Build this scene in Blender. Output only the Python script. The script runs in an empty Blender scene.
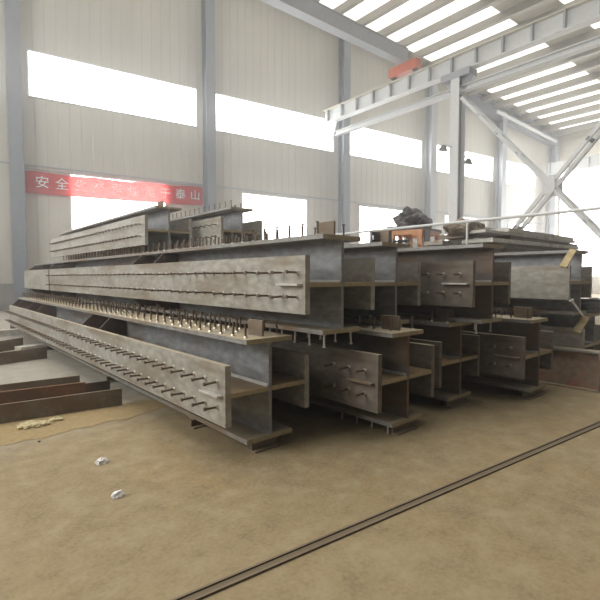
import bpy, bmesh, math, random
from mathutils import Vector, Matrix, noise
random.seed(7)
PI = math.pi
S = bpy.context.scene
COL = S.collection

# ------------------------------------------------------------------ camera
CF, SF = 0.6547, 0.7559          # camera heading in world: forward = (CF, SF), right = (SF, -CF)
def cw(x, z):                    # camera-plan metres (right, forward) -> world x, y
    return (x*SF + z*CF, -x*CF + z*SF)
PITCH = math.radians(2.93)
def floorpt(u, v, z=0.0):        # floor point seen at a photo pixel
    Z = 1.5/math.tan(PITCH+math.atan((v-300)/450)); sl = Z*math.cos(PITCH)+1.5*math.sin(PITCH)
    return Vector((*cw((u-300)/450*sl, Z), z))
cam_d = bpy.data.cameras.new('camera'); cam = bpy.data.objects.new('camera', cam_d); COL.objects.link(cam)
cam_d.sensor_width = 36; cam_d.lens = 27.0; cam_d.clip_end = 300; cam_d.clip_start = 0.05
cam.location = (0, 0, 1.5)
cam.rotation_euler = (PI/2 - math.radians(2.93), 0, -math.atan2(CF, SF))
S.camera = cam

# ------------------------------------------------------------------ world, light, exposure
S.view_settings.view_transform = 'Standard'; S.view_settings.look = 'None'
S.view_settings.gamma = 1; S.view_settings.use_curve_mapping = False
S.view_settings.exposure = 0.0
W = bpy.data.worlds.new('world'); S.world = W; W.use_nodes = True
W.node_tree.nodes['Background'].inputs[0].default_value = (1.0, 0.98, 0.95, 1)
W.node_tree.nodes['Background'].inputs[1].default_value = 0.15
def area(name, loc, target, sx, sy, power, col):
    d = bpy.data.lights.new(name, 'AREA'); d.shape = 'RECTANGLE'; d.size = sx; d.size_y = sy
    d.energy = power; d.color = col
    o = bpy.data.objects.new(name, d); COL.objects.link(o); o.location = loc
    o.rotation_euler = (Vector(target)-Vector(loc)).to_track_quat('-Z', 'Y').to_euler(); return o
area('added_left_light', (-13, 9, 9), (3, 6, 0), 10, 10, 2900, (1.0, 0.98, 0.94))  # added area light low on the left for the side plates, unseen source
area('added_overhead_light', (3, 5.5, 15), (3, 2.5, 0), 13, 12, 1650, (1.0, 0.97, 0.92))  # added area light overhead for floor and stack, unseen source
WIN_E = 8; SKY_E = 1.5
HAZE = 0.0085

# ------------------------------------------------------------------ materials
MAT = {}
def nt(name):
    m = bpy.data.materials.new(name); m.use_nodes = True
    b = m.node_tree.nodes['Principled BSDF']; MAT[name] = m
    return m, m.node_tree, b
def N(t, typ, **kw):
    n = t.nodes.new(typ)
    for k, v in kw.items():
        if k.startswith('i_'): n.inputs[k[2:].replace('_', ' ')].default_value = v
        else: setattr(n, k, v)
    return n
def rgba(c): return (c[0], c[1], c[2], 1)
def mixc(t, fac, a, b):
    n = N(t, 'ShaderNodeMix', data_type='RGBA')
    if isinstance(fac, (int, float)): n.inputs[0].default_value = fac
    else: t.links.new(fac, n.inputs[0])
    for s, v in ((6, a), (7, b)):
        if isinstance(v, tuple): n.inputs[s].default_value = rgba(v)
        else: t.links.new(v, n.inputs[s])
    return n.outputs[2]
def ramp(t, src, lo, hi):
    n = N(t, 'ShaderNodeMapRange'); n.inputs[1].default_value = lo; n.inputs[2].default_value = hi
    t.links.new(src, n.inputs[0]); return n.outputs[0]
def noise_n(t, scale, detail=4, stretch=None, rough=0.6):
    tc = N(t, 'ShaderNodeTexCoord'); src = tc.outputs['Object']
    if stretch:
        mp = N(t, 'ShaderNodeMapping'); mp.inputs['Scale'].default_value = stretch
        t.links.new(src, mp.inputs[0]); src = mp.outputs[0]
    n = N(t, 'ShaderNodeTexNoise'); n.inputs['Scale'].default_value = scale
    n.inputs['Detail'].default_value = detail; n.inputs['Roughness'].default_value = rough
    t.links.new(src, n.inputs['Vector']); return n.outputs[0]
def steel(name, base, rust, dust, rust_amt=0.5, cut=None, metal=0.35, rough=0.5, dust_amt=0.85, stretch=(1, .25, 1)):
    m, t, b = nt(name)
    n1 = noise_n(t, 3.0, 5, stretch); n2 = noise_n(t, 16, 4, (1, .5, 1)); n3 = noise_n(t, 1.3, 3)
    c = mixc(t, ramp(t, n2, .3, .7), tuple(v*.70 for v in base), tuple(min(1, v*1.28) for v in base))
    c = mixc(t, ramp(t, n1, .62-.25*rust_amt, .80-.25*rust_amt), c, rust)
    g = N(t, 'ShaderNodeNewGeometry'); sx = N(t, 'ShaderNodeSeparateXYZ'); t.links.new(g.outputs['Normal'], sx.inputs[0])
    up = ramp(t, sx.outputs[2], .5, .95)
    mu = N(t, 'ShaderNodeMath', operation='MULTIPLY'); t.links.new(up, mu.inputs[0])
    t.links.new(ramp(t, n3, .25, .5), mu.inputs[1])
    mu2 = N(t, 'ShaderNodeMath', operation='MULTIPLY'); t.links.new(mu.outputs[0], mu2.inputs[0]); mu2.inputs[1].default_value = dust_amt
    c = mixc(t, mu2.outputs[0], c, dust)
    if cut:      # flame-cut end faces, lighter bare rust
        ce = N(t, 'ShaderNodeMath', operation='MULTIPLY'); t.links.new(sx.outputs[1], ce.inputs[0]); ce.inputs[1].default_value = -1
        c = mixc(t, ramp(t, ce.outputs[0], .9, .97), c, mixc(t, ramp(t, n2, .35, .65), tuple(v*.75 for v in cut), cut))
    t.links.new(c, b.inputs['Base Color'])
    b.inputs['Metallic'].default_value = metal
    r = ramp(t, n2, .2, .8); mr = N(t, 'ShaderNodeMapRange'); mr.inputs[3].default_value = rough-.08; mr.inputs[4].default_value = rough+.15
    t.links.new(r, mr.inputs[0]); t.links.new(mr.outputs[0], b.inputs['Roughness'])
    bp = N(t, 'ShaderNodeBump'); bp.inputs['Strength'].default_value = .12; bp.inputs['Distance'].default_value = .01
    t.links.new(n2, bp.inputs['Height']); t.links.new(bp.outputs[0], b.inputs['Normal'])
    return m
def plain(name, col, rough=.6, metal=0, var=.15, scale=6):
    m, t, b = nt(name)
    n = noise_n(t, scale, 4)
    c = mixc(t, ramp(t, n, .3, .7), tuple(v*(1-var) for v in col), tuple(min(1, v*(1+var)) for v in col))
    t.links.new(c, b.inputs['Base Color']); b.inputs['Roughness'].default_value = rough; b.inputs['Metallic'].default_value = metal
    return m
def emis(name, col, e):
    m, t, b = nt(name)
    b.inputs['Base Color'].default_value = rgba((.8, .8, .8)); b.inputs['Emission Color'].default_value = rgba(col)
    b.inputs['Emission Strength'].default_value = e; b.inputs['Roughness'].default_value = .5
    return m
DUST = (.40, .33, .22)
steel('steel_web', (.265, .272, .275), (.16, .12, .085), DUST, .55)
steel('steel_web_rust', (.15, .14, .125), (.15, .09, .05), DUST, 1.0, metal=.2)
steel('steel_side', (.375, .36, .315), (.25, .205, .15), DUST, .7, metal=.2)
steel('steel_flange', (.26, .255, .24), (.22, .15, .09), (.44, .36, .23), .6, metal=.2, dust_amt=.95, cut=(.40, .33, .21))
steel('steel_mid', (.20, .18, .15), (.20, .12, .065), (.30, .20, .105), .9, metal=.15, dust_amt=.9, cut=(.42, .34, .20))
steel('steel_rusty', (.20, .175, .13), (.17, .12, .075), (.30, .23, .15), .8, metal=.1, rough=.65)
steel('steel_lug', (.20, .16, .115), (.15, .10, .06), (.36, .29, .19), .8, metal=.1, rough=.6)
steel('steel_side_shaded', (.19, .165, .135), (.11, .08, .055), DUST, .8, metal=.15, rough=.6)  # browner rust, with shade between the columns also put into the colour
steel('steel_orange_rust', (.22, .105, .055), (.15, .08, .045), (.36, .2, .11), .8, metal=.1, rough=.7)
steel('steel_brown', (.085, .062, .05), (.12, .075, .05), (.14, .10, .07), .8, metal=.1, rough=.6, dust_amt=.4)
steel('steel_rail', (.15, .115, .07), (.13, .095, .055), (.17, .13, .078), .5, metal=.1, rough=.8)
steel('steel_edge', (.12, .09, .06), (.11, .08, .05), (.22, .17, .11), .5, metal=.1, rough=.8)
steel('steel_dark', (.08, .08, .085), (.11, .07, .05), (.22, .18, .13), .5, metal=.3)
steel('steel_pale', (.62, .60, .54), (.42, .37, .30), (.5, .47, .4), .5, metal=.1)
steel('channel_red', (.26, .18, .12), (.36, .12, .08), (.42, .35, .24), .3, metal=.05, rough=.7, stretch=(1.5, 1.5, 1.5))
plain('stud_shaft', (.13, .095, .065), .45, .5)
plain('stud_bare', (.55, .54, .52), .35, .5)
plain('stud_head', (.58, .53, .44), .35, .5)
plain('weld', (.62, .60, .56), .4, .5)
plain('paint_grey', (.36, .38, .40), .5, .05, .08)
plain('paint_light', (.66, .67, .66), .5, 0, .06)
plain('paint_dark', (.21, .23, .26), .5, .05, .08)
plain('paint_cream', (.60, .57, .48), .5, 0, .08)
plain('paint_purlin', (.27, .25, .21), .6, 0, .06)
plain('orange_paint', (.50, .22, .09), .5, 0, .12)
plain('crane_red', (.55, .11, .04), .5, 0, .1)
plain('wood', (.42, .33, .17), .8, 0, .25, 9)
plain('base_render', (.30, .29, .27), .9, 0, .1, 2)
def cloth():
    m, t, b = nt('red_cloth'); b.inputs['Base Color'].default_value = (.55, .04, .06, 1); b.inputs['Roughness'].default_value = .9
    tr = N(t, 'ShaderNodeBsdfTranslucent'); tr.inputs[0].default_value = (.95, .10, .09, 1)
    mx = N(t, 'ShaderNodeMixShader'); mx.inputs[0].default_value = .45
    t.links.new(b.outputs[0], mx.inputs[1]); t.links.new(tr.outputs[0], mx.inputs[2]); t.links.new(mx.outputs[0], t.nodes['Material Output'].inputs[0])
cloth()
plain('white_print', (.85, .85, .83), .8, 0, .03)
plain('white_foam', (.80, .79, .76), .9, 0, .05, 30)
plain('sand_pale', (.52, .44, .26), 1, 0, .2, 25)
plain('sand', (.32, .235, .115), 1, 0, .2, 25)
plain('black_rubber', (.02, .02, .02), .8)
plain('lamp_shell', (.12, .12, .12), .5, .3)
emis('window_pane', (1, 1, 1), WIN_E)
emis('skylight_pane', (1, .97, .88), SKY_E)
# corrugated wall sheet
def sheet(name, col, axis_vec, period):
    m, t, b = nt(name)
    g = N(t, 'ShaderNodeNewGeometry')
    dp = N(t, 'ShaderNodeVectorMath', operation='DOT_PRODUCT'); dp.inputs[1].default_value = axis_vec
    t.links.new(g.outputs['Position'], dp.inputs[0])
    md = N(t, 'ShaderNodeMath', operation='MODULO'); t.links.new(dp.outputs['Value'], md.inputs[0]); md.inputs[1].default_value = period
    ab = N(t, 'ShaderNodeMath', operation='ABSOLUTE'); t.links.new(md.outputs[0], ab.inputs[0])
    rib = ramp(t, ab.outputs[0], 0.0, period*.15)
    n = noise_n(t, .5, 4, (1, 1, .2))
    base = mixc(t, ramp(t, n, .3, .7), tuple(v*.93 for v in col), tuple(v*1.04 for v in col))
    c = mixc(t, rib, tuple(v*.86 for v in col), base)
    t.links.new(c, b.inputs['Base Color']); b.inputs['Roughness'].default_value = .55
    bp = N(t, 'ShaderNodeBump'); bp.inputs['Strength'].default_value = .5; bp.inputs['Distance'].default_value = .03
    t.links.new(rib, bp.inputs['Height']); t.links.new(bp.outputs[0], b.inputs['Normal'])
    return m
# floor
def floor_mat():
    m, t, b = nt('floor_concrete')
    n1 = noise_n(t, .55, 5); n2 = noise_n(t, 4.5, 8, None, .7); n3 = noise_n(t, 40, 4)
    n4 = noise_n(t, 1.4, 5, (1.0, .35, 1))
    c = mixc(t, ramp(t, n1, .35, .65), (.240, .178, .086), (.285, .218, .113))
    c = mixc(t, ramp(t, n4, .50, .70), c, (.275, .185, .075))
    c = mixc(t, ramp(t, n2, .52, .66), c, (.19, .14, .07))
    c = mixc(t, ramp(t, n2, .50, .36), c, (.325, .26, .15))
    c = mixc(t, ramp(t, n3, .35, .65), c, mixc(t, .45, c, (.36, .285, .17)))
    # greyer concrete towards the far left of the hall (less sand on it)
    g = N(t, 'ShaderNodeNewGeometry'); dp = N(t, 'ShaderNodeVectorMath', operation='DOT_PRODUCT')
    dp.inputs[1].default_value = (-.25, 1, 0); t.links.new(g.outputs['Position'], dp.inputs[0])
    ad = N(t, 'ShaderNodeMath', operation='MULTIPLY_ADD'); t.links.new(n1, ad.inputs[0]); ad.inputs[1].default_value = 1.5
    t.links.new(dp.outputs['Value'], ad.inputs[2])
    c = mixc(t, ramp(t, ad.outputs[0], 4.7, 6.6), c, mixc(t, ramp(t, n2, .35, .7), (.36, .335, .275), (.27, .25, .20)))
    t.links.new(c, b.inputs['Base Color']); b.inputs['Roughness'].default_value = .85
    bp = N(t, 'ShaderNodeBump'); bp.inputs['Strength'].default_value = .35; bp.inputs['Distance'].default_value = .03
    t.links.new(n2, bp.inputs['Height']); t.links.new(bp.outputs[0], b.inputs['Normal'])
floor_mat()

# ------------------------------------------------------------------ mesh helpers
class MB:
    def __init__(s): s.bm = bmesh.new()
    def box(s, x0, x1, y0, y1, z0, z1, M=None):
        c = [(x, y, z) for x in (x0, x1) for y in (y0, y1) for z in (z0, z1)]
        v = [s.bm.verts.new(M @ Vector(p) if M else p) for p in c]
        for f in ((0,1,3,2), (4,6,7,5), (0,4,5,1), (2,3,7,6), (0,2,6,4), (1,5,7,3)): s.bm.faces.new([v[i] for i in f])
        return s
    def bar(s, a, b, w, h, up=(0, 0, 1)):       # box of section w x h from a to b
        a = Vector(a); b = Vector(b); d = b-a; L = d.length; y = d.normalized()
        u = Vector(up); x = y.cross(u).normalized() if abs(y.dot(u)) < .999 else Vector((1, 0, 0))
        z = x.cross(y); M = Matrix((x, y, z)).transposed().to_4x4(); M.translation = a
        return s.box(-w/2, w/2, 0, L, -h/2, h/2, M)
    def cyl(s, a, b, r, n=12, r2=None):
        a = Vector(a); b = Vector(b); y = (b-a).normalized()
        x = y.orthogonal().normalized(); z = x.cross(y); r2 = r if r2 is None else r2
        A = [s.bm.verts.new(a+(x*math.cos(t)+z*math.sin(t))*r) for t in (2*PI*i/n for i in range(n))]
        B = [s.bm.verts.new(b+(x*math.cos(t)+z*math.sin(t))*r2) for t in (2*PI*i/n for i in range(n))]
        for i in range(n): s.bm.faces.new([A[i], A[(i+1) % n], B[(i+1) % n], B[i]])
        s.bm.faces.new(A[::-1]); s.bm.faces.new(B); return s
    def prism(s, pts, d, off):                  # polygon pts (3d) pushed along vector d*off
        d = Vector(d)*off
        A = [s.bm.verts.new(Vector(p)) for p in pts]; B = [s.bm.verts.new(Vector(p)+d) for p in pts]
        n = len(pts)
        for i in range(n): s.bm.faces.new([A[i], A[(i+1) % n], B[(i+1) % n], B[i]])
        s.bm.faces.new(A[::-1]); s.bm.faces.new(B); return s
    def build(s, name, mat, parent=None, loc=None, bevel=0):
        bmesh.ops.recalc_face_normals(s.bm, faces=s.bm.faces)
        me = bpy.data.meshes.new(name); s.bm.to_mesh(me); s.bm.free()
        for m in (mat if isinstance(mat, (list, tuple)) else [mat]): me.materials.append(MAT[m])
        return link(name, me, parent, loc, bevel)
def link(name, me, parent=None, loc=None, bevel=0):
    o = bpy.data.objects.new(name, me); COL.objects.link(o)
    if parent: o.parent = parent
    if loc: o.location = loc
    if bevel:
        b = o.modifiers.new('bevel', 'BEVEL'); b.width = bevel; b.segments = 2; b.limit_method = 'ANGLE'
    return o
def tag(o, label=None, cat=None, group=None, kind=None):
    if label: o['label'] = label
    if cat: o['category'] = cat
    if group: o['group'] = group
    if kind: o['kind'] = kind
    return o
def thing(name, loc, rz, label, cat, group=None):
    o = bpy.data.objects.new(name, None); COL.objects.link(o); o.location = loc; o.rotation_euler = (0, 0, rz)
    o.empty_display_size = .1
    return tag(o, label, cat, group)
def empty(name, parent, loc=(0, 0, 0)):
    o = bpy.data.objects.new(name, None); COL.objects.link(o); o.parent = parent; o.location = loc; return o

# ------------------------------------------------------------------ hall frame: t along the gable wall, s out of it
OX, OZ = -13.3, 20.0
DW = (.844, .536); DS = (.635, -.772)           # in camera-plan metres
def hall(t, s, h=0.0):
    x, y = cw(OX + DW[0]*t + DS[0]*s, OZ + DW[1]*t + DS[1]*s); return Vector((x, y, h))
WD = (hall(1, 0)-hall(0, 0)).normalized(); SD = (hall(0, 1)-hall(0, 0)).normalized()
WN = Vector((WD.y, -WD.x, 0));                   # out of the wall, towards the camera
if WN.dot(Vector((0, 0, 0))-hall(5, 0)) < 0: WN = -WN
def wpt(t, d, h): return hall(t, 0, h) + WN*d    # t along wall, d in front of it
def rot_to(v): return math.atan2(v.y, v.x)

sheet('wall_sheet', (.56, .53, .46), tuple(WD), .48)
sheet('wall_sheet_side', (.62, .57, .47), (0, 0, 1), .55)
sheet('roof_sheet', (.40, .37, .31), tuple(WD), .9)
def slopeh(t): return 16.2 - (t-32)*.10 if t > 10 else 18.4 - (10-t)*.1   # roof height at t

# floor
m = MB(); m.box(-32, 50, -14, 62, -.3, 0); fl = m.build('floor', 'floor_concrete'); tag(fl, kind='structure')

TEND = 44.3
cols_t = [-8.2, .75, 9.66, 18.9, 27.1, 35.8, 44.0]
up_w = [(cols_t[i]+.5, cols_t[i+1]-.5) for i in range(5)] + [(36.4, 41.6)]
lo_w = [(-6.4, -1.6), (2.84, 7.4), (11.74, 16.3), (20.5, 24.8), (29.2, 33.6), (37.6, 41.8)]
# wall back as strips with openings
def wall_cells(t0, t1, bands):
    # bands: list of (h0,h1,openings)
    m = MB()
    for h0, h1, ops in bands:
        cur = t0
        for a, b in sorted(ops):
            quad(m, cur, a, h0, h1); cur = b
        quad(m, cur, t1, h0, h1)
    return m
def quad(m, a, b, h0, h1, th=.12):
    if b-a < 1e-4: return
    P = [wpt(a, 0, h0), wpt(b, 0, h0), wpt(b, 0, h1), wpt(a, 0, h1)]
    m.prism(P, -WN, th)
m = wall_cells(-10, TEND, [(1.2, 3.7, []), (3.7, 6.4, lo_w), (6.4, 9.6, []), (9.6, 11.7, up_w), (11.7, 14.6, [])])
P = [wpt(-10, 0, 14.6), wpt(TEND, 0, 14.6), wpt(TEND, 0, slopeh(TEND)), wpt(10, 0, slopeh(10.01)), wpt(-10, 0, slopeh(-10))]
m.prism(P, -WN, .12)
tag(m.build('wall_back', 'wall_sheet'), kind='structure')
m = MB(); m.prism([wpt(-10, 0.1, 0), wpt(TEND, .1, 0), wpt(TEND, .1, 1.2), wpt(-10, .1, 1.2)], -WN, .35)
tag(m.build('trim_1', 'base_render'), kind='structure')
k = 0
for (a, b), (h0, h1) in [(w, (9.6, 11.7)) for w in up_w] + [(w, (3.7, 6.4)) for w in lo_w]:
    k += 1
    m = MB()
    for q in ((a, b, h1-.07, h1), (a, b, h0, h0+.07), (a, a+.07, h0, h1), (b-.07, b, h0, h1)):
        m.prism([wpt(q[0], .03, q[2]), wpt(q[1], .03, q[2]), wpt(q[1], .03, q[3]), wpt(q[0], .03, q[3])], -WN, .1)
    w = m.build('window_%d' % k, 'paint_light'); tag(w, kind='structure')
    m = MB(); m.prism([wpt(a, -.05, h0), wpt(b, -.05, h0), wpt(b, -.05, h1), wpt(a, -.05, h1)], -WN, .02)
    m.build('pane', 'window_pane', w)
# horizontal girts on the wall
for i, h in enumerate((6.55,)):
    m = MB(); m.bar(wpt(-10, .05, h), wpt(TEND, .05, h), .05, .06)
    tag(m.build('trim_%d' % (i+2), 'paint_grey'), kind='structure')
# eave / gable beam of the back wall
m = MB()
for h, w, dh in ((0, .7, .12), (-1.0, .5, .12)):
    m.bar(wpt(30.5, .35, slopeh(30.5)-.1+h), wpt(TEND, .35, slopeh(TEND)-.1+h), w, dh)
m.bar(wpt(30.5, .35, slopeh(30.5)-.55), wpt(TEND, .35, slopeh(TEND)-.55), .06, 1.0)
tag(m.build('trim_4', 'paint_dark'), kind='structure')

# right-hand side wall, running from the far corner towards the camera
def spt(s, d, h): return hall(TEND, s, h) - WD*d
m = MB()
def squad(a, b, h0, h1): m.prism([spt(a, 0, h0), spt(b, 0, h0), spt(b, 0, h1), spt(a, 0, h1)], WD, .12)
squad(0, 15, 11.9, slopeh(TEND)); squad(0, 15, 0, 1.6); squad(0, .9, 1.6, 11.9); squad(14.4, 15, 1.6, 11.9)
tag(m.build('wall_right', 'wall_sheet_side'), kind='structure')
m = MB(); m.prism([spt(.9, -.04, 1.6), spt(14.4, -.04, 1.6), spt(14.4, -.04, 11.9), spt(.9, -.04, 11.9)], WD, .02)
tag(m.build('window_20', 'window_pane'), kind='structure')

# roof with skylight strips; the nearer and left-hand ones are added for brightness
def rpt(t, s, dh=0): return hall(t, s, slopeh(t)+dh)
roof = bpy.data.objects.new('ceiling', None); COL.objects.link(roof); tag(roof, kind='structure')
def rquad(name, t0, t1, s0, s1, mat, dh=0):
    m = MB(); m.prism([rpt(t0, s0, dh), rpt(t1, s0, dh), rpt(t1, s1, dh), rpt(t0, s1, dh)], (0, 0, 1), .08)
    return m.build(name, mat, roof)
for s0, s1, mt in ((0, 1.3, 0), (1.3, 7.4, 1), (7.4, 10, 0), (10, 16, 1)):
    for t0, t1 in ((-10, 9.99), (10.01, 32.2), (32.2, 43.2), (43.2, TEND)):
        sky = mt and t0 < 43
        if s0 > 9 and t0 < 0: continue
        rquad('skylight' if sky else 'roof_sheet', t0, t1, s0, s1, 'skylight_pane' if sky else 'roof_sheet')
t = -9.0
while t < TEND:
    m = MB(); m.bar(rpt(t, .1, -.2), rpt(t, 16, -.2), .30, .45)
    m.build('purlin', 'paint_purlin', roof); t += 1.75

# ------------------------------------------------------------------ wall columns
def h_column(name, base, rz, H, w, d, mat, label, cat='column', group=None, tf=.05):
    c = thing(name, base, rz, label, cat, group)     # flanges face local +-y, web along y
    m = MB(); m.box(-w/2, w/2, -d/2, -d/2+tf, 0, H); m.build('flange', mat, c)
    m = MB(); m.box(-w/2, w/2, d/2-tf, d/2, 0, H); m.build('flange', mat, c)
    m = MB(); m.box(-tf/2, tf/2, -d/2+tf, d/2-tf, 0, H); m.build('web', mat, c)
    m = MB(); m.box(-w/2-.08, w/2+.08, -d/2-.08, d/2+.08, 0, .04); m.build('base_plate', mat, c)
    return c
wl = ['grey-blue steel column on the back wall, left of the red banner',
      'grey-blue steel column on the back wall, at the right end of the red banner',
      'grey-blue steel column on the back wall under the far end of the crane girder',
      'grey-blue steel column on the back wall just left of the free-standing column',
      'grey-blue steel column on the back wall just right of the free-standing column',
      'grey-blue steel column in the far right corner of the hall']
for t, lb in zip(cols_t[1:], wl):
    p = wpt(t, .42, 0); w = .52 if t < 20 else .62
    h_column('wall_column', p, rot_to(WD), slopeh(t)-.5, w, .6, 'paint_dark' if t < 20 else 'paint_grey', lb, group='columns along the back wall')

# red banner with white characters hung along the wall
bt0, bt1 = 1.06, 9.36; BH = .97; BL = bt1-bt0
b = thing('banner', wpt(bt0, .12, 5.3), rot_to(WD), 'long red cloth banner with white Chinese characters on the back wall', 'banner')
m = MB(); nseg = 40
def bz(x): return .12*x/BL - .05*math.sin(PI*x/BL)
vs = [[m.bm.verts.new((BL*i/nseg, -.015*math.sin(i*1.1)-.02, hh*BH + .02*math.sin(i*.55)*hh + bz(BL*i/nseg))) for hh in (0, .5, 1)] for i in range(nseg+1)]
for i in range(nseg):
    for j in (0, 1): m.bm.faces.new([vs[i][j], vs[i+1][j], vs[i+1][j+1], vs[i][j+1]])
cl = m.build('cloth', 'red_cloth', b)
txt = '安全生产责任重于泰山'
for i, ch in enumerate(txt):
    cu = bpy.data.curves.new('character', 'FONT'); cu.body = ch; cu.size = .58; cu.extrude = .004; cu.align_x = 'CENTER'; cu.align_y = 'CENTER'
    tmp = bpy.data.objects.new('tmp', cu); COL.objects.link(tmp)
    me = bpy.data.meshes.new_from_object(tmp.evaluated_get(bpy.context.evaluated_depsgraph_get()))
    bpy.data.objects.remove(tmp)
    me.materials.append(MAT['white_print'])
    x = .66 + i*.80
    o = link('character', me, b, (x, -.05, BH/2+bz(x))); o.rotation_euler = (PI/2, 0, 0)
m = MB(); m.cyl((0, 0, BH+.10), (4, 0, BH+.05), .015, 6); m.cyl((4, 0, BH+.05), (BL, 0, BH+.2), .015, 6); m.build('rope', 'paint_dark', b)

# ------------------------------------------------------------------ crane runway in the hall (direction SD)
def gp(k, h=0, off=0):                                   # along the runway, k=0 at the wall end
    x, y = cw(1.63+.633*k, 29.3-.774*k); p = Vector((x, y, h)); return p + Vector((GN.x, GN.y, 0))*off
GD = Vector((*cw(.633, -.774), 0)).normalized(); GN = Vector((-GD.y, GD.x, 0))
if GN.dot(WD) < 0: GN = -GN
g = thing('crane_girder', gp(0, 0), rot_to(GD), 'pale crane runway girder with web stiffeners from the back wall to the free-standing column', 'girder')
L = 20.0
m = MB(); m.box(0, L, -.02, .02, 11.27, 12.0); m.build('web', 'paint_light', g)
m = MB(); m.box(0, L, -.22, .22, 12.0, 12.05); m.build('top_flange', 'paint_cream', g)
m = MB(); m.box(0, L, -.22, .22, 11.22, 11.27); m.build('bottom_flange', 'paint_light', g)
for i in range(16):
    x = .35+i*1.25
    m = MB(); m.box(x-.04, x+.04, -.2, .2, 11.27, 12.0); m.build('stiffener', 'paint_grey', g)
m = MB(); m.box(0.3, L, -.03, .03, 12.05, 12.14); m.build('rail', 'steel_rusty', g)
g2 = thing('tie_beam', gp(1.0, 10.4), rot_to(GD), 'slim pale tie beam running just below the crane girder', 'beam')
m = MB(); m.box(0, L-1, -.16, .16, .10, .14).box(0, L-1, -.16, .16, -.14, -.10).box(0, L-1, -.015, .015, -.10, .10); m.build('beam', 'paint_light', g2)
# free-standing columns
KC = 9.4
def runway_column(k, label):
    c = h_column('crane_column', gp(k), rot_to(GD), 10.9, .46, .62, 'paint_light', label, group='free-standing crane columns')
    for ch in c.children:
        if ch.name.startswith('web'): ch.data.materials[0] = MAT['paint_dark']  # shade of the web recess put into its colour, flanges stay light
    m = MB(); m.box(-.75, .75, -.34, .34, 10.9, 11.22); m.build('cap', 'paint_grey', c)
    for sg in (1, -1):
        m = MB(); m.prism([(sg*.23, -.03, 10.1), (sg*.75, -.03, 10.9), (sg*.23, -.03, 10.9)], (0, 1, 0), .06); m.build('bracket', 'paint_grey', c)
    return c
c1 = runway_column(KC, 'tall pale free-standing H column rising behind the steel stacks')
c2 = runway_column(KC+8.7, 'tall pale H column at the near end of the cross bracing')
c0 = thing('wall_bracket', gp(.55, 0), rot_to(GD), 'steel bracket carrying the wall end of the crane girder', 'bracket')
m = MB(); m.prism([(-.05, -.03, 9.6), (.5, -.03, 11.0), (.5, -.03, 11.22), (-1.2, -.03, 11.22), (-1.2, -.03, 10.4)], (0, 1, 0), .06); m.build('gusset', 'paint_grey', c0)
# cross bracing between the two columns
def brace(pa, pb, label):
    mid = (pa+pb)/2; r = thing('cross_brace', (mid.x, mid.y, mid.z), 0, label, 'brace', 'cross bracing between the crane columns')
    d = (pb-pa); n = 9
    for off in (-.3, .3):
        m = MB(); m.bar(pa-mid+GN*off, pb-mid+GN*off, .11, .15); m.build('chord', 'paint_light', r)
    for i in range(1, n):
        q = pa-mid + d*(i/n)
        if abs(i/n-.5) < .06: continue
        m = MB(); m.bar(q-GN*.42, q+GN*.42, .16, .03, up=d.normalized().cross(GN)); m.build('batten', 'paint_dark', r)
    return r
brace(gp(KC+.35, 9.9), gp(KC+8.4, .5), 'battened diagonal brace falling from the top of the pale free-standing column')
brace(gp(KC+.35, .5), gp(KC+8.4, 9.9, .0), 'battened diagonal brace rising to the right across the bright opening')
gm = gp(KC+4.37, 5.2)
gs = thing('gusset_box', (gm.x, gm.y, gm.z), rot_to(GD), 'pale gusset plates where the two braces cross', 'gusset plate')
for off in (-.40, .37):
    m = MB(); m.prism([(-.24, off, -.16), (-.14, off, -.34), (.14, off, -.34), (.24, off, -.16), (.24, off, .16), (.14, off, .34), (-.14, off, .34), (-.24, off, .16)], (0, 1, 0), .03)
    m.build('plate', 'paint_light', gs)
# slim knee member from the free-standing column to the back
m = MB(); a = wpt(34.2, 1.0, 15.0); bb = wpt(43.2, 1.0, 14.0)
m.bar(Vector((0, 0, 0)), bb-a, .16, .2); o = m.build('strut', 'paint_light', None, a); tag(o, 'slim pale strut along the back wall below the roof beam, towards the far corner', 'strut')
# floodlights on the column
for k_, off, h, lb in ((KC-.1, -.98, 7.55, 'dark floodlight on the left side of the free-standing column'), (KC+.1, .88, 7.2, 'dark floodlight on the right side of the free-standing column')):
    p = gp(k_, h, off); f = thing('floodlight', p, rot_to(GN), lb, 'floodlight', 'floodlights on the column')
    sg = -1 if off < 0 else 1
    m = MB(); m.bar((0, 0, .16), (-sg*(abs(off)-.32), 0, .16), .04, .04); m.build('arm', 'paint_grey', f)
    m = MB(); m.cyl((0, 0, .12), (0, .05, -.12), .10, 14, .24); m.build('shade', 'lamp_shell', f)
# crane: end carriage and bridge
cp = gp(6.2, 12.16)
cr = thing('bridge_crane', cp, rot_to(GD), 'overhead crane with orange end carriage on the runway girder', 'crane')
m = MB(); m.box(-.9, .9, -.22, .22, .12, .6); m.build('end_carriage', 'crane_red', cr)
for x in (-.7, .7):
    m = MB(); m.cyl((x, -.1, .14), (x, .1, .14), .15, 16); m.build('wheel', 'steel_dark', cr)
gy = -1 if Vector((-GD.y, GD.x, 0)).dot(WD) > 0 else 1
m = MB(); m.box(-.25, .25, 0, gy*15, .6, .64).box(-.25, .25, 0, gy*15, 1.3, 1.34).box(-.2, -.17, 0, gy*15, .64, 1.3).box(.17, .2, 0, gy*15, .64, 1.3)
m.build('bridge', 'paint_grey', cr)
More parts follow.
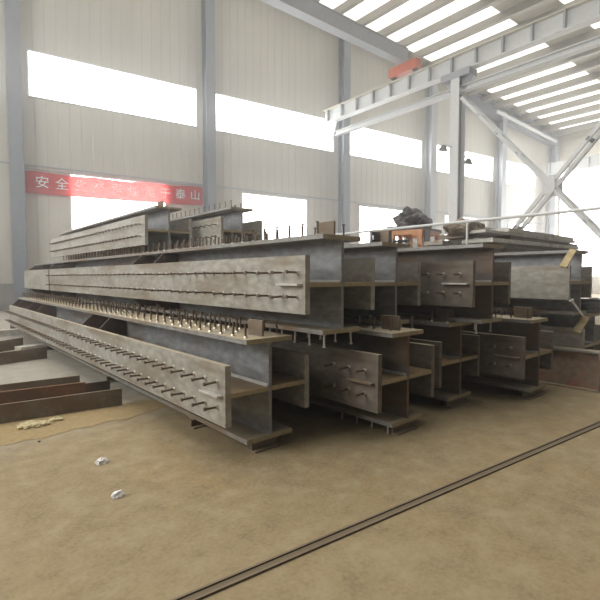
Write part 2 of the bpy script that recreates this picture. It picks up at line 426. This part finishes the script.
# crane girder along the side wall
p = spt(.3, 1.3, 11.0); sg = thing('side_girder', p, rot_to(SD), 'pale stiffened crane girder in front of the bright side opening', 'girder')
m = MB(); m.box(0, 14, -.02, .02, .05, 1.05); m.build('web', 'paint_light', sg)
m = MB(); m.box(0, 14, -.2, .2, 1.05, 1.1); m.build('top_flange', 'paint_light', sg)
m = MB(); m.box(0, 14, -.2, .2, 0, .05); m.build('bottom_flange', 'paint_light', sg)
for i in range(9):
    m = MB(); m.box(.3+i*1.6, .36+i*1.6, -.18, .18, .05, 1.05); m.build('stiffener', 'paint_grey', sg)
h_column('girder_column', spt(.9, 1.3, 0), rot_to(SD)+PI/2, 11.0, .5, .7, 'paint_grey', 'grey steel column carrying the side crane girder in the far corner')

# ------------------------------------------------------------------ cruciform columns
def stud_mesh(L=.125):
    m = MB(); m.cyl((0, 0, 0), (0, 0, .014), .022, 10, .017)
    n0 = len(m.bm.faces); m.cyl((0, 0, .005), (0, 0, L-.010), .0095, 10).cyl((0, 0, L-.011), (0, 0, L), .0165, 12)
    m.bm.faces.ensure_lookup_table()
    for f in m.bm.faces[:n0]: f.material_index = 1
    bmesh.ops.recalc_face_normals(m.bm, faces=m.bm.faces)
    me = bpy.data.meshes.new('shear_stud'); m.bm.to_mesh(me); m.bm.free()
    me.materials.append(MAT['stud_shaft']); me.materials.append(MAT['stud_head']); return me
STUD = stud_mesh()
STUDB = stud_mesh(); STUDB.materials[0] = MAT['stud_bare']
def stuff_studs(items, parent):
    m = MB()
    for loc, R in items:
        for a, b_, r in ((0, .014, .021), (.005, .115, .0095), (.114, .125, .0165)):
            n0 = len(m.bm.faces); m.cyl(Vector(loc)+R@Vector((0, 0, a)), Vector(loc)+R@Vector((0, 0, b_)), r, 6)
            if a == 0:
                m.bm.faces.ensure_lookup_table()
                for f in m.bm.faces[n0:]: f.material_index = 1
    o = m.build('shear_studs', ['stud_shaft', 'stud_head'], parent); o['kind'] = 'stuff'
H, HW, FW = .88, .45, .49
TF, TW, TS = .04, .032, .055
def cruciform(Wx, Ly, z0, length, label, group, name='cruciform_column', side=None, top=None, bottom=None, dia=(), lug_top=True, lug_side=False,
              rz=0, lug_at=.10, fw=FW, webmat='steel_web', sidemat='steel_side', sfw=.50, HW=HW, topskip=None, seed=1):
    """origin at near end, bottom centre; runs along +y"""
    rnd = random.Random(seed)
    c = thing(name, (Wx, Ly, z0), rz, label, 'steel column', group)
    l = length
    MB().box(-TW/2, TW/2, 0, l, TF, H-TF).build('vertical_web', webmat, c)
    MB().box(-fw/2, fw/2, 0, l, H-TF, H).build('top_flange', 'steel_flange', c)
    MB().box(-fw/2, fw/2, 0, l, 0, TF).build('bottom_flange', 'steel_flange', c)
    MB().box(-HW+TS, -TW/2, 0, l, H/2-.019, H/2+.019).build('side_web', 'steel_mid', c)
    MB().box(TW/2, HW-TS, 0, l, H/2-.019, H/2+.019).build('side_web', 'steel_mid', c)
    MB().box(-HW, -HW+TS, 0, l, H/2-sfw/2, H/2+sfw/2).build('side_flange', sidemat, c)
    MB().box(HW-TS, HW, 0, l, H/2-sfw/2, H/2+sfw/2).build('side_flange', sidemat, c)
    # bright fillet weld between web and side web
    z = H/2+.019; x = -TW/2
    o = MB().prism([(x, .01, z), (x-.022, .01, z), (x, .01, z+.022)], (0, 1, 0), min(l-.02, 3.0)).build('weld_seam', 'weld', c); o['label'] = 'bright weld seam'
    for y in dia:
        g_ = .004
        for sx in (-1, 1):
            pts = [(sx*(TW/2), y, H-TF), (sx*(fw/2-g_), y, H-TF), (sx*(HW-TS), y, H/2+sfw/2-g_), (sx*(HW-TS), y, H/2+.019), (sx*(TW/2), y, H/2+.019)]
            MB().prism(pts, (0, 1, 0), .022).build('stiffener_plate', 'steel_brown', c)
            pts = [(p[0], p[1], H-p[2]) for p in pts]
            MB().prism(pts, (0, 1, 0), .022).build('stiffener_plate', 'steel_brown', c)
    if lug_top:
        MB().box(-.011, .011, lug_at, lug_at+.22, H, H+.14).build('lifting_lug', 'steel_lug', c, bevel=.004)
    if lug_side:
        MB().box(-HW-.055, -HW, .04, .34, H/2-.009, H/2+.009).build('side_lug', 'weld' if lug_side == 2 else 'steel_lug', c, bevel=.003)
    Ru = Matrix.Identity(3); Rs = Matrix.Rotation(-PI/2, 3, 'Y'); Rd = Matrix.Rotation(PI, 3, 'X')
    items = []
    def row(R, f, y0, y1, x_skip=None, sp=.2):
        y = y0
        while y <= y1:
            if not (x_skip and x_skip(y)):
                tilt = Matrix.Rotation(rnd.uniform(-.05, .05), 3, 'X') @ Matrix.Rotation(rnd.uniform(-.05, .05), 3, 'Y')
                items.append((f(y), tilt @ R))
            y += sp
    if side:
        for dz in (-.105, .105): row(Rs, lambda y: (-HW, y, H/2+dz), side[0], side[1])
    if top:
        for dx in top[2]:
            row(Ru, lambda y, dx=dx: (dx, y, H), top[0], top[1], (lambda y, dx=dx: (topskip and topskip(dx, y)) or (abs(dx) < .05 and lug_top and lug_at-.04 < y < lug_at+.26)))
    if bottom:
        for dx in bottom[2]: row(Rd, lambda y, dx=dx: (dx, y, 0), bottom[0], bottom[1])
    Mw = Matrix.Translation((Wx, Ly, z0)) @ Matrix.Rotation(rz, 4, 'Z')
    items.sort(key=lambda it: (Mw @ Vector(it[0])).length)
    for loc, R in items[:100]:
        o = link('shear_stud', STUDB if loc[2] == 0 else STUD, c, loc); o.rotation_euler = R.to_euler()
    if items[100:]: stuff_studs(items[100:], c)
    return c
R3 = (-.17, 0, .17); R2 = (-.17, .17)
Z1, Z2, Z3 = .10, .985, 1.88
G1, G2, G3 = 'steel columns in the bottom layer of the stack', 'steel columns in the middle layer of the stack', 'steel columns on top of the stack'
cruciform(2.32, 3.07, Z1, 10.3, 'long bottom-layer cruciform steel column nearest the left, its studded side plate facing the open floor', G1,
          side=(.12, 10.2), top=(.12, 10.2, R3), dia=(3.34, 4.13, 7.4, 8.4, 9.6, 10.25), lug_side=2, seed=1)
cruciform(2.95, 2.82, .993, 9.1, 'long middle-layer cruciform steel column resting above the left one, long rows of studs on its side plate', G2,
          side=(.10, 9.0), top=(.15, 9.0, R3), bottom=(.06, .9, R2), dia=(3.24, 4.04, 8.6), lug_side=2, seed=2)
cruciform(2.95, 12.05, .993, 3.0, 'short pale column end to end behind the long middle-layer column, far left', G2,
          dia=(.4, 1.8, 2.8), lug_top=False, fw=.40, seed=3)
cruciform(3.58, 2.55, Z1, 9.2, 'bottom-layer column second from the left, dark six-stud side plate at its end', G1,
          sfw=.53, sidemat='steel_side_shaded', webmat='steel_web_rust', side=(.15, .7), top=(.08, .52, R3), bottom=(.1, .8, (-.17,)), lug_side=1, seed=4)
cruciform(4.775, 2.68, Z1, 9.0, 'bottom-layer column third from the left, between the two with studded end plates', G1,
          top=(.08, .4, R3), bottom=None, lug_top=True, sidemat='steel_side_shaded', webmat='steel_web_rust', seed=5)
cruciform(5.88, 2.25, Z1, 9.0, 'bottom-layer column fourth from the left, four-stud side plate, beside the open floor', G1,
          sidemat='steel_side_shaded', webmat='steel_web_rust', side=(.15, .4), top=(.08, .5, R3), lug_side=1, seed=6)
cruciform(3.95, 2.98, Z2, 9.0, 'middle-layer column second from the left, set back behind its neighbours', G2,
          top=(1.8, 3.4, R2), bottom=(.06, .5, R2), seed=7)
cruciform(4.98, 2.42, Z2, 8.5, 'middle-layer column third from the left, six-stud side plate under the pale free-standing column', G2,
          sidemat='steel_side_shaded', webmat='steel_web_rust', side=(.15, .7), bottom=(.1, .5, R2), lug_top=False, lug_side=2, seed=8)
cruciform(6.98, 2.15, Z2, 7.0, 'rightmost middle-layer column with a bare smooth side plate', G2,
          lug_top=False, sfw=.45, seed=9)
cruciform(7.36, 2.08, Z1, 8.0, 'rightmost bottom-layer column behind the brown channel', G1, lug_top=False, seed=10)
cruciform(3.56, 7.7, Z3, 6.8, 'topmost column at the left, studded side plate against the bright window', G3,
          sfw=.52, side=(.12, 6.7), lug_top=True, lug_at=.25, seed=11)
cruciform(4.62, 6.94, Z3, 6.6, 'topmost column at the right, partly behind the other topmost one', G3,
          side=(.12, 1.6), top=(.1, 3.0, R2), lug_top=False, seed=12)

# thin packing plates between the layers
def pack(x0, x1, y, z0, z1, lb):
    o = MB().box(-(x1-x0)/2, (x1-x0)/2, -.1, .1, 0, z1-z0).build('packing_plate', 'steel_dark', None, ((x0+x1)/2, y, z0)); tag(o, lb, 'packing plate', 'packing plates between the layers')
for y, lb in ((5.2, 'thin dark packing plate under the long middle-layer column, nearest its end'), (9.3, 'thin dark packing plate under the long middle-layer column, farther back')):
    pack(2.42, 3.62, y, .98, .993, lb)
pack(2.42, 3.4, 12.9, .98, .993, 'thin dark packing plate under the short pale column at the far left')
for y, lb in ((8.6, 'thin packing plate under the left topmost column'),): pack(2.8, 4.0, y, 1.873, 1.88, lb)
pack(3.9, 4.9, 8.4, 1.865, 1.88, 'thin packing plate under the right topmost column')
# ------------------------------------------------------------------ skids under the columns
def skid(x0, x1, y, w, h, label, rz=0):
    s_ = thing('steel_skid', ((x0+x1)/2, y, 0), rz, label, 'skid', 'short steel skids under the stack')
    l = (x1-x0)/2
    MB().box(-l, l, -w/2, w/2, 0, .012).build('bottom_flange', 'steel_lug', s_)
    MB().box(-l, l, -w/2, w/2, h-.012, h).build('top_flange', 'steel_lug', s_)
    MB().box(-l, l, -.006, .006, .012, h-.012).build('web', 'steel_lug', s_)
skid(2.17, 2.44, 3.145, .12, .1, 'rusty steel skid on the floor under the end of the leftmost column')
skid(2.07, 2.75, 4.05, .12, .1, 'rusty steel skid second from the end under the leftmost column')
skid(2.07, 2.75, 6.6, .12, .1, 'rusty steel skid midway under the leftmost column')
skid(2.07, 2.75, 10.5, .12, .1, 'rusty steel skid far along under the leftmost column')
skid(3.44, 3.74, 2.625, .14, .1, 'rusty steel skid under the end of the second column')
skid(4.62, 4.98, 2.755, .14, .1, 'rusty steel skid under the end of the third column')
skid(5.66, 6.06, 2.335, .16, .1, 'rusty steel skid under the end of the fourth column')
skid(7.16, 7.56, 2.3, .16, .1, 'rusty steel skid under the rightmost column')
# ------------------------------------------------------------------ brown channel at the right
ch = thing('box_channel', (6.70, 1.84, 0), math.radians(91.5), 'rusty brown open steel channel on the floor at the far right, faint red mark', 'channel')
q = -1
def chb(n, x0, x1, y0, y1, z0, z1, mt): MB().box(x0, x1, min(q*y0, q*y1), max(q*y0, q*y1), z0, z1).build(n, mt, ch, bevel=.003)
chb('web', 0, 1.75, .07, .085, .02, .50, 'channel_red')
chb('top_flange', 0, 1.75, 0, .17, .50, .53, 'steel_flange')
chb('bottom_flange', 0, 1.75, 0, .17, 0, .02, 'channel_red')
chb('end_plate', -.02, 0.0, 0, .17, 0, .53, 'channel_red')

# wooden battens leaning on the stack, loose bolt
def batten(a, b_, w, label):
    a = Vector(a); o = MB().bar((0, 0, 0), Vector(b_)-a, w, .022, up=(-1, 0, 0)).build('wooden_batten', 'wood', None, a); tag(o, label, 'batten', 'pale wooden battens leaning in the stack')
def px(u, v_, Z):   # world point seen at pixel (u,v) at depth Z, level camera approximation
    x, y = cw((u-300)/450*Z, Z); return (x, y, 1.5+(277-v_)/450*Z)
batten((6.50, 2.22, 1.63), (6.735, 2.18, 1.865), .09, 'pale wooden batten leaning on the smooth side plate')
batten((6.87, 2.16, .74), (7.12, 2.12, .95), .10, 'pale wooden batten leaning above the brown channel')

# loose box section and plates on top of layers
def plate_on(name, loc, rz, dims, mat, label, cat, group=None):
    o = MB().box(-dims[0]/2, dims[0]/2, -dims[1]/2, dims[1]/2, 0, dims[2]).build(name, mat, None, loc, .003); o.rotation_euler = (0, 0, rz)
    return tag(o, label, cat, group)

# ------------------------------------------------------------------ guard rail behind the stacks
r = thing('guard_rail', (6.41, 1.6, 0), 0, 'thin pale pipe rail running above the right-hand stacks', 'rail')
MB().cyl((0, -.9, 2.34), (0, 8, 2.34), .022, 10).build('pipe', 'paint_light', r)
for y in (1.93, 5.9): MB().cyl((0, y, 0), (0, y, 2.34), .018, 8).build('post', 'paint_light', r)

# ------------------------------------------------------------------ stock pile in the background
def hbeam(loc, rz, L, w, h, mat, label, group, tilt=0, t_=.02):
    o = thing('steel_beam', loc, rz, label, 'beam', group); o.rotation_euler = (0, tilt, rz)
    MB().box(-L/2, L/2, -w/2, w/2, 0, t_).build('flange', mat, o)
    MB().box(-L/2, L/2, -w/2, w/2, h-t_, h).build('flange', mat, o)
    MB().box(-L/2, L/2, -t_/2, t_/2, t_, h-t_).build('web', mat, o)
    return o
rw = random.Random(3)
z = 0
base = thing('stock_rack', (11.0, 5.2, 0), 0, 'dark blocks and bearers carrying the background stock pile', 'rack')
for x in (-1.6, 0, 1.6):
    MB().box(x-.15, x+.15, -1.2, 1.2, 0, .12).build('bearer', 'wood', base)
z = .12
lay = 0
labs = ['lowest row', 'second row', 'third row', 'fourth row']
for lay in range(4):
    hh = .5
    for j in range(4):
        hbeam((11.0+rw.uniform(-.15, .15), 4.3+j*.6, z), rw.uniform(-.01, .01), 5.0, .42, hh-.01, rw.choice(['steel_web', 'steel_dark', 'steel_side']),
              'grey H beam in the %s of the background stock pile' % labs[lay], 'H beams in the background stock pile')
    z += hh
names = ['flat pale steel plate', 'long grey flat bar', 'warped brown steel plate', 'pale cover plate']
zz = z
rp = random.Random(11)
words = ['lowest', 'second', 'third', 'fourth', 'fifth', 'sixth', 'topmost']
for row, (yy, nl) in enumerate(((4.55, 5), (5.55, 6))):
    zz = z
    for i in range(nl):
        th = rp.choice((.06, .09, .12)) if row else rp.choice((.06, .08, .10)); ln = rp.uniform(3.2, 4.8)
        mt = rp.choice(['steel_pale', 'steel_pale', 'steel_side', 'steel_lug'])
        plate_on('steel_plate', (11.2+rp.uniform(-.4, .5)+.2*row, yy+rp.uniform(-.08, .08), zz), rp.uniform(-.06, .06), (ln, rp.uniform(.45, .75), th), mt,
                 '%s flat steel section from the bottom in the %s row of the background pile' % (words[i], ('front', 'rear')[row]), 'plate', 'flat sections on the background pile')
        zz += th
# crumpled brown tarpaulin lumps
def lump(name, loc, dims, mat, label, cat, seed, sub=4, amp=.35, group=None, cut=True):
    bm = bmesh.new(); bmesh.ops.create_icosphere(bm, subdivisions=sub, radius=1)
    for v_ in bm.verts:
        n = noise.noise(v_.co*1.7+Vector((seed*7.1, 0, 0)))*amp + noise.noise(v_.co*4.3+Vector((0, seed*3.3, 0)))*amp*.45
        v_.co *= 1+n
        if cut and v_.co.z < -.25: v_.co.z = -.25
        v_.co.z += .25 if cut else 0
        v_.co.x *= dims[0]; v_.co.y *= dims[1]; v_.co.z *= dims[2]
    me = bpy.data.meshes.new(name); bm.to_mesh(me); bm.free(); me.materials.append(MAT[mat])
    o = link(name, me, None, loc); return tag(o, label, cat, group)
lump('tarpaulin', (8.85, 4.9, z+.26), (.5, .35, .26), 'steel_lug', 'crumpled brown sheet on the background pile, right of the free-standing column', 'tarpaulin', 3)

# orange machine frame and dark heap left of the column
mf = thing('machine_frame', (10.5, 7.3, 0), .15, 'orange welded machine frame behind the stacks, left of the pale column', 'machine frame')
for x in (-.5, -.1, .5):
    for y in (-.4, .4): MB().box(x-.05, x+.05, y-.05, y+.05, 0, 2.62).build('leg', 'orange_paint', mf)
for z_ in (2.25, 2.62):
    for y in (-.4, .4): MB().box(-.55, .55, y-.06, y+.06, z_, z_+.12).build('beam', 'orange_paint', mf)
for x in (-.5, .5): MB().box(x-.05, x+.05, -.34, .34, 2.62, 2.74).build('beam', 'orange_paint', mf)
MB().box(-.45, -.15, -.5, -.46, 2.4, 2.72).build('panel', 'steel_dark', mf)
dk = thing('scrap_deck', (11.9, 8.3, 0), .1, 'dark platform stacked with scrap behind the orange frame', 'platform')
MB().box(-1.0, 1.0, -.4, .4, 2.9, 3.0).build('deck', 'steel_dark', dk)
for x in (-.9, .9):
    for y in (-.3, .3): MB().box(x-.06, x+.06, y-.06, y+.06, 0, 2.9).build('leg', 'steel_dark', dk)
lump('scrap_heap', (11.9, 8.3, 3.0), (.75, .38, .42), 'steel_dark', 'dark heap of scrap steel left of the pale column', 'scrap heap', 9, amp=.5)

# small dark brackets standing on the second middle-layer column
for i, (x, y, lb) in enumerate(((3.95, 3.2, 'dark drilled bracket standing on the stack against the bright window'), (4.98, 3.7, 'grey drilled bracket right of the darker one on the stack'))):
    b_ = thing('drilled_bracket', (x, y, Z2+H), -.7, lb, 'bracket', 'brackets on the middle layer')
    MB().box(-.11, -.095, -.06, .06, 0, .14).build('plate', 'steel_dark', b_)
    MB().box(.095, .11, -.06, .06, 0, .14).build('plate', 'steel_dark', b_)
    MB().box(-.095, .095, -.008, .008, 0, .045).box(-.095, .095, -.008, .008, .095, .13).box(-.03, .03, -.008, .008, .045, .095).build('back', 'steel_dark', b_)

# ------------------------------------------------------------------ floor things, left
gb = 'steel flats standing on edge at the left'
def fb(u0, v0, u1, v1, h, th, mat, label, group, ext=0):
    a = floorpt(u0, v0); b_ = floorpt(u1, v1)
    d = (a-b_).normalized(); l = (a-b_).length+ext
    o = MB().box(0, l, -th/2, th/2, 0, h).build('steel_flat', mat, None, b_, .002); o.rotation_euler = (0, 0, rot_to(d))
    return tag(o, label, 'flat bar', group)
fb(0, 424, 122, 405, .20, .02, 'steel_rusty', 'dark rusty steel flat on edge nearest the camera at the left', gb, 1.2)
fb(0, 412, 86, 400, .225, .02, 'steel_orange_rust', 'orange rusty steel flat on edge, second from the camera', gb, 1.2)
fb(0, 402, 80, 391, .21, .02, 'steel_rusty', 'dark steel flat just behind the orange one', gb, 1.2)
fb(60, 397, 110, 390, .13, .02, 'steel_brown', 'short dark steel flat ending just right of the orange one', gb, 0)
fb(0, 365, 47, 358, .21, .02, 'steel_rusty', 'grey-brown flat on edge in front of the farther floor group', gb, 1.5)
fb(0, 352, 23, 348, .22, .02, 'steel_rusty', 'short flat on edge at the far left frame edge', gb, 1.5)
fb(18, 353, 44, 349.5, .12, .25, 'steel_pale', 'low pale steel block beside the leftmost column', gb, 0)
fb(0, 336, 24, 334, .15, .3, 'steel_pale', 'wide pale steel plate far left on the floor', gb, 2)
fb(12, 334, 28, 331.5, .25, .1, 'steel_dark', 'small dark steel block close to the far end of the leftmost column', gb, 0)
# embedded floor rail
A = floorpt(367, 523.5); B = floorpt(600, 424); d = (B-A).normalized(); A = A-d*2.2; B = B+d*7; d = B-A
rl = thing('floor_rail', (A.x, A.y, 0), rot_to(d), 'narrow steel rail track set in the floor at the lower right', 'rail track')
MB().box(0, d.length, -.034, -.020, 0, .012).build('edge_bar', 'steel_edge', rl)
MB().box(0, d.length, .020, .034, 0, .012).build('edge_bar', 'steel_edge', rl)
MB().box(0, d.length, -.020, .020, 0, .004).build('channel_bed', 'steel_rail', rl)
# foam lumps, sand
def fl2(u, v_):
    return floorpt(u, v_, .003)
bm = bmesh.new(); up_ = []; dn_ = []
for i in range(40):
    u = -150 + i*8.4; f = (u+150)/328
    vt = 426 - (u/122)*19 + 1; wd = (24*(1-f)**.6+ 3)*(1+.18*noise.noise(Vector((i*.5, 0, 0))))
    up_.append(bm.verts.new(fl2(u, vt-4))); dn_.append(bm.verts.new(fl2(u, vt+wd+3*noise.noise(Vector((i*.35, 4, 0))))))
for i in range(39): bm.faces.new([dn_[i], dn_[i+1], up_[i+1], up_[i]])
me = bpy.data.meshes.new('spilled_sand'); bm.to_mesh(me); bm.free(); me.materials.append(MAT['sand'])
tag(link('spilled_sand', me), 'thin spill of ochre sand along the front steel flat', 'sand', kind='stuff')
def fl_at(u, v_):
    return tuple(floorpt(u, v_))
lump('foam_scrap', fl_at(102, 463), (.040, .030, .034), 'white_foam', 'small white crumpled scrap on the floor, the farther of two', 'scrap', 1, 3, .5, 'white scraps on the floor')
lump('foam_scrap', fl_at(118, 497), (.042, .028, .036), 'white_foam', 'small white crumpled scrap on the floor, the nearer of two', 'scrap', 2, 3, .4, 'white scraps on the floor')
for i, (u, v_, s_, lb) in enumerate(((30, 427, .075, 'small heap of yellow sand against the front steel flat, leftmost of three'), (40, 426, .06, 'small heap of yellow sand, middle of the three'), (55, 421, .05, 'small heap of yellow sand, rightmost of the three'))):
    p = Vector(fl_at(u, v_)) ; lump('sand_heap', (p.x, p.y, .002), (s_*1.5, s_, s_*.6), 'sand_pale', lb, 'sand', 5+i, 4, .3, 'sand heaps')
lump('debris', fl_at(39, 442), (.012, .01, .012), 'steel_dark', 'tiny dark metal bit on the floor at the left', 'debris', 6, 2, .4)
cc = thing('cable_coil', (7.50, 2.21, .98), 0, 'dark coiled cable lying on the far right bottom column', 'cable')
for i, (r_, zc) in enumerate(((.17, .03), (.15, .08), (.18, .13), (.14, .18))):
    bm = bmesh.new(); vs = []
    for a_ in range(28):
        th = 2*PI*a_/28; cx_, cy_ = r_*math.cos(th), r_*math.sin(th)
        vs.append([bm.verts.new((cx_+.026*math.cos(p_)*math.cos(th), cy_+.026*math.cos(p_)*math.sin(th), zc+.026*math.sin(p_)+.01*math.sin(3*th+i))) for p_ in (2*PI*k_/8 for k_ in range(8))])
    for a_ in range(28):
        for k_ in range(8): bm.faces.new([vs[a_][k_], vs[(a_+1) % 28][k_], vs[(a_+1) % 28][(k_+1) % 8], vs[a_][(k_+1) % 8]])
    me = bpy.data.meshes.new('cable_loop'); bm.to_mesh(me); bm.free(); me.materials.append(MAT['lamp_shell']); link('cable_loop', me, cc)
# loose bolt rod leaning at the right stack
a = Vector((6.52, 2.12, 1.20)); e = Vector((6.62, 2.0, .99))
lo = thing('anchor_rod', e, 0, 'loose headed rod leaning behind the smooth side plate', 'rod')
MB().cyl((0, 0, 0), a-e, .012, 10).build('shaft', 'steel_pale', lo); MB().cyl(a-e-(a-e)*.06, a-e, .03, 12).build('head', 'steel_pale', lo)

# ------------------------------------------------------------------ thin dusty haze filling the hall
if HAZE > 0:
    m, t, b = nt('haze'); t.nodes.remove(b)
    vs_ = N(t, 'ShaderNodeVolumeScatter'); vs_.inputs['Density'].default_value = HAZE; vs_.inputs['Anisotropy'].default_value = .72
    vs_.inputs['Color'].default_value = (1, .985, .95, 1)
    t.links.new(vs_.outputs[0], t.nodes['Material Output'].inputs['Volume'])
    hz = MB().box(-31, 49, -13, 61, .01, 19).build('haze', 'haze'); tag(hz, 'thin bright dusty haze hanging through the whole hall', 'haze', kind='stuff')
